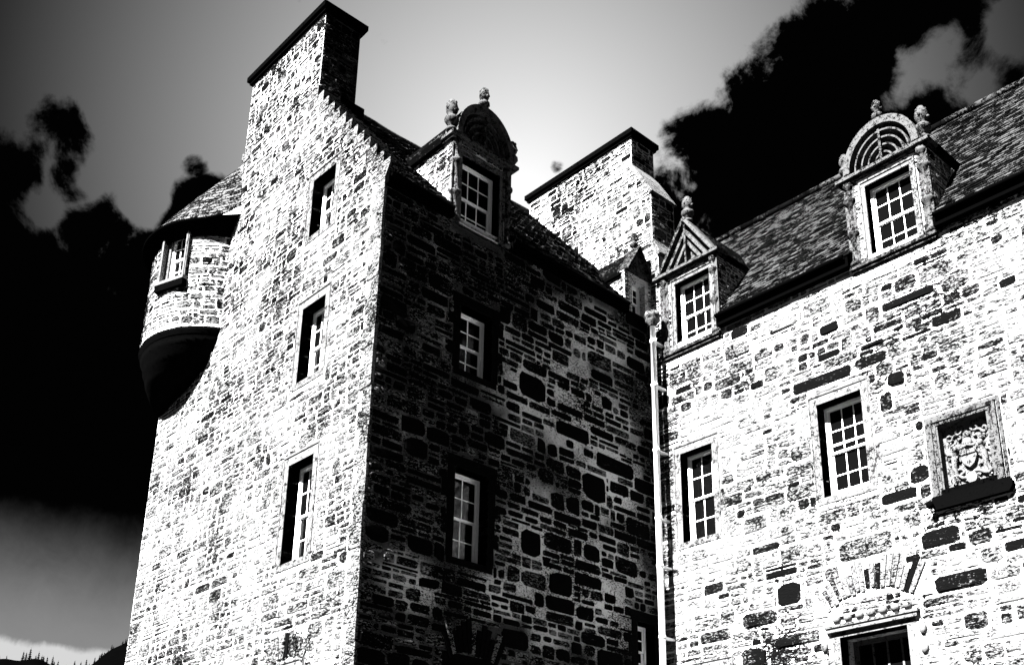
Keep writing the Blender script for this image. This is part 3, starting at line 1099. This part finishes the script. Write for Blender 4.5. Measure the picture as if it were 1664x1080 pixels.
def gabled_dormer(F, s0, s1, zb, zc, opening, slope, apex, finh, cols, ornate, bal_z, rings):
    c = (s0 + s1) / 2
    dm = dormer(F, s0, s1, zb, zc, opening, slope, "dormer")
    w = MB()
    if ornate:
        w.box(F, s0 - .08, s1 + .08, zc, zc + .07, -.3, .10)
        w.box(F, s0 - .14, s1 + .14, zc + .07, zc + .15, -.3, .17)
        w.box(F, s0 - .05, s1 + .05, zc + .15, zc + .2, -.3, .06)
        z = zc + .2
    else:
        z = zc
    hw = (s1 - s0) / 2
    w.prism([(s0, z), (s1, z), (c, apex)], F, -.3, -.12 if ornate else .02)
    th = .1 if ornate else .08
    steep = (apex - z) / hw
    lv = (0.0, .26, .47) if ornate else (0.0,)
    for i, q in enumerate(lv):
        k = 1 - q
        for sg in (-1, 1):
            e = hw * k
            p = [(c + sg * e, z), (c + sg * (e - th), z), (c, z + (e - th) * steep), (c, z + e * steep)]
            w.prism(p, F, -.3 if i == 0 else -.14, .14 - .06 * i)
    if ornate:
        w.box(F, c - .03, c + .03, z, apex - .25, -.13, .09)
    w.build("pediment", M_CARVE, dm)
    mb = MB()
    ya = slope(apex - .08) + .15
    ye = slope(z) + .05
    for sg in (-1, 1):
        A, B = Vector(F(c + sg * (hw + .06), z - .05, -.28)), Vector(F(c + sg * (hw + .06), z - .05, -ye))
        C, D = Vector(F(c, apex - .06, -ya)), Vector(F(c, apex - .06, -.28))
        P = lambda u, v: (A.lerp(B, u)).lerp(D.lerp(C, u), v)
        if sg > 0:
            P2 = lambda u, v: (B.lerp(A, u)).lerp(C.lerp(D, u), v)
        else:
            P2 = P
        slates(mb, P2, lambda v: max(3, ye / .22), max(4, int((apex - z) / .18)), R)
        mb.add([A, B, C, D], [(0, 1, 2, 3)], (.2, .2, 0))
        mb.box(F, *sorted((c + sg * hw, c + sg * (hw + .1))), z - .16, z - .06, -ye, -.1, (.1, .1, 1))
    mb.build("dormer_roof", M_SLATE, dm)
    if ornate:
        for s in (s0 + .13, s1 - .13):
            b = MB()
            b.box(F, s - .14, s + .14, bal_z, zc, -.02, .03)
            baluster(b, F, s, bal_z, zc, .12, rings)
            b.build("baluster", M_CARVE, dm)
        q = MB()
        q.box(F, s0 - .02, s1 + .02, bal_z - .10, bal_z - .02, -.02, .12)
        q.box(F, s0 + .03, s1 - .03, bal_z - .17, bal_z - .10, -.02, .07)
        q.build("sill_moulding", M_CARVE, dm)
        win = MB()
        a, bb, cc, d = opening
        fr = .1
        for e in ((a - fr, a, cc, d + fr), (bb, bb + fr, cc, d + fr), (a, bb, d, d + fr)):
            win.box(F, *e, -.3, .035)
        win.box(F, a - fr - .04, a - fr, cc, d + fr + .04, -.02, .06)
        win.box(F, bb + fr, bb + fr + .04, cc, d + fr + .04, -.02, .06)
        win.box(F, a - fr, bb + fr, d + fr, d + fr + .04, -.02, .06)
        win.build("window_surround", M_DRESS, dm)
    finial(F(c, apex - .1, -.1), finh, dm, 1.15 if ornate else 1.0)
    return dm


H_D1 = (.82, 1.98, 16.28, 18.25)
dm = gabled_dormer(WG, .3, 2.22, 16.05, 18.5, H_D1, w_slope, 20.15, .85, 3, True, 16.25, (17.2, 18.1))
sash(WG, H_D1, dm, 3, depth=.22)
H_T2 = (8.2, 8.72, 17.35, 18.4)
dm = gabled_dormer(SH, 7.9, 8.98, 17.2, 18.6, H_T2, t_slope, 19.55, .62, 2, False, 0, ())
sash(SH, H_T2, dm, 2, depth=.2, frame=.05)


# ---- corner turret
TC, TR = Vector((-9.08, 1.0)), 2.12


def build_turret():
    A0, A1 = math.radians(-255), math.radians(-22)
    z0, z1 = 16.62, 19.75

    def Ft(s, z, d):
        a = s / TR
        return (TC.x + (TR + d) * math.cos(a), TC.y + (TR + d) * math.sin(a), z)
    wa = math.radians(-72)                                # where the little window stands
    hole = (wa * TR - .40, wa * TR + .46, 17.9, 19.75)
    mb = MB()
    n = 112
    for k in range(n):
        a, b = A0 + (A1 - A0) * k / n, A0 + (A1 - A0) * (k + 1) / n
        spans = [(z0, z1)] if b * TR < hole[0] or a * TR > hole[1] else [(z0, hole[2]), (hole[3], z1)]
        for q0, q1 in spans:
            mb.add([Ft(a * TR, q0, 0), Ft(b * TR, q0, 0), Ft(b * TR, q1, 0), Ft(a * TR, q1, 0)], [(0, 1, 2, 3)], (.3, .5, 0))
    rubble(mb, Ft, A0 * TR, A1 * TR, z0 + .1, z1, [hole], .62)
    t = mb.build("turret", M_RUB, castle)
    # corbel bowl below
    lv = [(16.62, -9.39, 1.0, 2.22), (16.52, -9.39, 1.0, 2.24), (16.46, -9.39, 1.0, 2.14), (16.3, -9.39, 1.0, 2.17), (16.22, -9.4, .99, 2.09), (15.98, -9.43, .96, 2.0),
          (15.9, -9.45, .94, 1.91), (15.66, -9.53, .86, 1.72), (15.58, -9.58, .81, 1.6), (15.4, -9.72, .67, 1.27), (15.34, -9.8, .6, 1.12), (15.22, -9.98, .4, .7), (15.14, -10.1, .25, .42), (15.05, -10.2, .1, .12)]
    cb = MB()
    m = 48
    vs, fs = [], []
    for z, x, y, r in lv:
        x, r = x + .31 * min(1.0, r / 2.1) ** 1.5, r * .965
        for k in range(m):
            a = 2 * math.pi * k / m
            vs.append((x + r * math.cos(a), y + r * math.sin(a), z))
    for i in range(len(lv) - 1):
        for k in range(m):
            fs.append((i * m + k, i * m + (k + 1) % m, (i + 1) * m + (k + 1) % m, (i + 1) * m + k))
    cb.add(vs, fs, (.5, .5, 1.0), True)
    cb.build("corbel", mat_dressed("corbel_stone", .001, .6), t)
    # roof sweeping from the round eave to the shoulder of the stack
    EC, ER = Vector((-9.09, 1.0)), 2.40

    def eave(a):
        k = max(0.0, (a - math.radians(-50)) / math.radians(28))
        k = min(1, k)
        return Vector((EC.x + ER * math.cos(a) * (1 + .05 * k), EC.y + ER * math.sin(a), 19.82 + .42 * k * k))
    a0, a1 = math.radians(-262), math.radians(-22)
    apex0, apex1 = Vector((-7.15, .02, 22.0)), Vector((-7.3, 1.6, 22.25))

    def P(u, v):
        e = eave(a0 + (a1 - a0) * u)
        ap = apex1.lerp(apex0, u)
        q = e.lerp(ap, v)
        q.z += .16 * math.sin(math.pi * v)
        return q
    rf = MB()
    slates(rf, P, lambda v: 9.5 * (1 - v * .93) / .19, 24, R, .014)
    k = 40
    rf.add([P(i / k, 0) for i in range(k + 1)] + [P(i / k, .5) for i in range(k + 1)] + [P(i / k, 1) for i in range(k + 1)],
           [(i, i + 1, k + 2 + i, k + 1 + i) for i in range(k)] + [(k + 1 + i, k + 2 + i, 2 * k + 3 + i, 2 * k + 2 + i) for i in range(k)], (.2, .2, 0))
    rf.build("turret_roof", mat_tslate, t)
    g = MB()
    pts = [eave(a0 + (a1 - a0) * i / 40) + Vector((0, 0, -.06)) for i in range(41)]
    g.tube(pts, .055, 8, (.2, .2, 1))
    # soffit set low and black, standing in for the eave's shadow
    inner = [Vector((TC.x + TR * math.cos(a0 + (a1 - a0) * i / 40), TC.y + TR * math.sin(a0 + (a1 - a0) * i / 40), 19.40)) for i in range(41)]
    g.add(pts + inner, [(i, i + 1, 42 + i, 41 + i) for i in range(40)], (.2, .2, 1))
    g.build("gutter_and_shade_soffit", M_IRON, t)
    fl = MB()
    # swept lead at the wall end
    e1, e2 = eave(math.radians(-36)), eave(a1)
    fl.add([e1, e2 + Vector((.15, .1, .1)), e2 + Vector((.12, .1, -.24)), e1 + Vector((.12, -.02, -.10)), e1 + Vector((0, 0, -.05))], [(0, 1, 2, 3, 4)], (0, 0, 1))
    fl.build("lead_flashing", M_PIPE, t)
    # window box standing square out of the drum, turned towards the court
    ang = math.radians(-19)
    nx, ny = math.sin(math.radians(19)), -math.cos(math.radians(19))
    dx, dy = math.cos(ang + math.radians(38)), math.sin(ang + math.radians(38))
    cx, cy = TC.x + nx * (TR - .30) + dx * .02, TC.y + ny * (TR - .30) + dy * .02
    Fw = lambda s, z, d: (cx + dx * s + nx * d, cy + dy * s + ny * d, z)
    s = MB()
    W2, D0, D1 = .46, -.45, .36
    for sg in (-1, 1):
        a, b = sorted((sg * (W2 - .05), sg * W2))
        s.box(Fw, a, b, 18.15, 19.72, D0, D1, (0, 0, 1))
        for i in range(3):
            a, b = sorted((sg * (W2 + .001), sg * (W2 + .035)))
            s.box(Fw, a, b, 18.15, 19.72, .3 - .11 * i, .34 - .11 * i, (.4, .6, 1))
        a, b = sorted((sg * (W2 - .17), sg * (W2 - .11)))
        s.box(Fw, a, b, 18.15, 19.72, D0, D1 - .16, (.3, 0, 1))
    s.box(Fw, -W2, W2, 19.67, 19.8, D0, D1 + .01, (0, .2, 1))
    s.box(Fw, -W2 - .05, W2 + .05, 18.06, 18.15, D0, D1 + .05, (0, 0, 1))
    so_ = s.build("window_surround", M_DRESS, t)
    s = MB()
    s.box(Fw, -W2 - .05, W2 + .05, 17.86, 18.06, D0, D1 + .04, (.6, .6, 1))
    s.build("window_sill", M_CAP, t)
    sash(Fw, (-.28, .28, 18.16, 19.66), t, 2, depth=-.13, frame=.045, name="window")
    return t


m2, t2, b2 = principled("turret_slate", .7)
tn, rd, kd = tone_attr(t2)
hh = t2.noise(t2.node('ShaderNodeTexCoord').outputs['Object'], 18.0, 5.0, .7)
t2.l.new(t2.grey(t2.ramp(t2.math('MULTIPLY_ADD', tn, .16, hh), .48, .62, .07, .002)), b2.inputs['Base Color'])
bump(t2, b2, hh, .7, .03)
mat_tslate = m2
build_turret()


# ---- eaves gutters
def gutter(pts, parent):
    mb = MB()
    mb.tube(pts, .06, 10, (.5, .5, 1))
    return mb.build("gutter", M_IRON, parent)


gutter([(EX + .02, .05, EZ - .07), (EX + .02, TDY0 - .02, EZ - .07)], castle)
gutter([(EX + .02, TDY1 + .02, EZ - .07), (EX + .02, 7.88, EZ - .07)], castle)
gutter([(2.26, WE - .06, WEZ - .03), (5.95, WE - .06, WEZ - .03)], castle)
gutter([(8.18, WE - .06, WEZ - .03), (WX1, WE - .06, WEZ - .03)], castle)
for a, b in ((0.0, TDY0), (TDY1, 7.9)):  # black boxes thicken the eaves in place of their shadow
    mb = MB()
    mb.box(SH, a, b, EAVE - .2, EAVE + .02, 0.0, EX, (.1, .1, 1))
    mb.build("eaves_shade_board", M_IRON, castle)
for a, b in ((2.22, 6.02), (8.12, WX1)):
    mb = MB()
    mb.box(WG, a, b, 16.31, 16.56, -.1, DP - WE - .01, (.1, .1, 1))  # black band covers gutter depth and the shadow below it
    mb.build("eaves_shade_board", M_IRON, castle)

# ------------------------------------------------------------------ drainpipe in the inner corner
dpipe = empty("drainpipe", (.325, 8.62, 0))
tag(dpipe, "white painted drainpipe with a boxy hopper head running down the inner corner of the castle", "drainpipe")
mb = MB()
mb.tube([(0, 0, 0.0), (0, 0, 17.02)], .078, 14, (.1, .1, 1))
mb.build("pipe", M_PIPE, dpipe)
mb = MB()
mb.lathe((0, 0, 0), [(.08, 16.98), (.1, 17.03), (.17, 17.12), (.19, 17.16), (.19, 17.24), (.22, 17.27), (.22, 17.34), (.2, 17.36), (.2, 17.40)], 10)
mb.build("hopper_head", M_DRESS, dpipe)
for z in (1.2, 3.0, 4.8, 6.6, 8.45, 10.25, 11.5, 13.35, 15.2, 16.5):
    mb = MB()
    mb.lathe((0, 0, z), [(.079, 0), (.093, .004), (.093, .07), (.079, .075)], 14, tone=(.1, .1, 1))
    mb.lathe((0, 0, z), [(.079, -.012), (.0835, -.011), (.0835, -.002), (.079, -.001)], 14, tone=(1, 1, 1))
    mb.box(lambda s, q, d: (s, .4 - d, q), -.05, .05, z + .01, z + .06, -.02, .32, (.1, .1, 1))
    mb.build("collar", M_PIPE, dpipe)

# ------------------------------------------------------------------ ground, hill, trees
def mat_grass():
    m, t, b = principled("grass", .95)
    n = t.noise(t.node('ShaderNodeTexCoord').outputs['Object'], .8, 8.0, .7)
    t.l.new(t.grey(t.ramp(n, .3, .7, .006, .016)), b.inputs['Base Color'])
    bump(t, b, n, .6, .2)
    return m


M_GRASS = mat_grass()
mb = MB()
g = 6000
mb.add([(-g, -g, 0), (g, -g, 0), (g, g, 0), (-g, g, 0)], [(0, 1, 2, 3)])
tag(mb.build("ground", M_GRASS), kind="structure")
mb = MB()
# gravel court in front of the house
mb.add([(-14, -30, .004), (34, -30, .004), (34, 9.0, .004), (-14, 9.0, .004)], [(0, 1, 2, 3)])
tag(mb.build("forecourt", mat_plain("gravel", .01, .95, .4, 30)), kind="structure")


def hill_h(az):
    """height of the skyline of the glen, 420 m away, by bearing west of north"""
    d = math.degrees(az)
    q = min(1.0, max(0.0, (69.2 - d) / 4.0))
    return 85.4 + 17 * q * q * (3 - 2 * q) + .8 * math.sin(d * 1.7) + .5 * math.sin(d * 4.1)


mb = MB()
m, k = 420, 8
vs, fs = [], []
for i in range(m + 1):
    az = math.radians(100 - 70 * i / m)
    for j in range(k + 1):
        q = j / k
        dist = 150 + 270 * q if j < k else 700
        hz = max(0.0, min(hill_h(az), 125)) * (math.sin(q * math.pi / 2) ** 1.6 if j < k else .8) * (1 if 9 < i < m - 9 else .6)
        vs.append((CAM.x - dist * math.sin(az), CAM.y + dist * math.cos(az), hz - .5 * (j == 0)))
for i in range(m):
    for j in range(k):
        fs.append((i * (k + 1) + j, (i + 1) * (k + 1) + j, (i + 1) * (k + 1) + j + 1, i * (k + 1) + j + 1))
mb.add(vs, fs, (.5, .5, 1), True)
M_HILL = mat_plain("wooded_hillside", .0002, .95, .5, .3)
tag(mb.build("hill", M_HILL), kind="structure")
M_FIR = mat_plain("fir_needles", .001, .9, .4, 3)
M_BARK = mat_plain("fir_bark", .001, .9, .4, 3)


def make_fir(h, seed):
    rng = random.Random(seed)
    mb = MB()
    tiers = 11
    for i in range(tiers):
        q = i / tiers
        z = h * (.12 + .86 * q)
        r = h * .2 * (1 - q) ** .85 + .15
        n = 9
        for j in range(n):
            a = 2 * math.pi * (j + rng.random() * .7) / n
            rr = r * rng.uniform(.65, 1.15)
            c, s = math.cos(a), math.sin(a)
            w = rr * .32
            mb.add([(0, 0, z + h * .05), (c * rr * .6 - s * w, s * rr * .6 + c * w, z - h * .01), (c * rr, s * rr, z - h * .045), (c * rr * .6 + s * w, s * rr * .6 - c * w, z - h * .01)],
                   [(0, 1, 2), (0, 2, 3)])
    root = empty("fir_tree")
    mb.build("crown", M_FIR, root)
    t = MB()
    t.lathe((0, 0, 0), [(h * .02, -2), (h * .014, h * .5), (.03, h * 1.0)], 6)
    t.build("trunk", M_BARK, root)
    return root


firs = [make_fir(7.5, 1), make_fir(6.0, 2), make_fir(9.0, 3)]
rt = random.Random(11)
used = set()
for i in range(150):
    az = math.radians(74.5 - 9.5 * i / 149 + rt.uniform(-.08, .08))
    k = rt.randrange(3)
    src = firs[k]
    if k in used:
        o = src.copy()
        COL.objects.link(o)
        for ch in src.children:
            c = ch.copy()
            COL.objects.link(c)
            c.parent = o
    else:
        o = src
        used.add(k)
    dist = 420 + rt.uniform(-12, 6)
    hz = min(hill_h(az), 125) * math.sin((dist - 150) / 270 * math.pi / 2) ** 1.6 if dist < 420 else min(hill_h(az), 125)
    o.location = (CAM.x - dist * math.sin(az), CAM.y + dist * math.cos(az), hz - 1.5)
    o.rotation_euler.z = rt.uniform(0, 6)
    s = rt.uniform(.4, 1.0)
    o.scale = (s, s, s)
    tag(o, "small dark fir tree in the row along the skyline of the hill", "tree", "fir trees along the hill skyline")
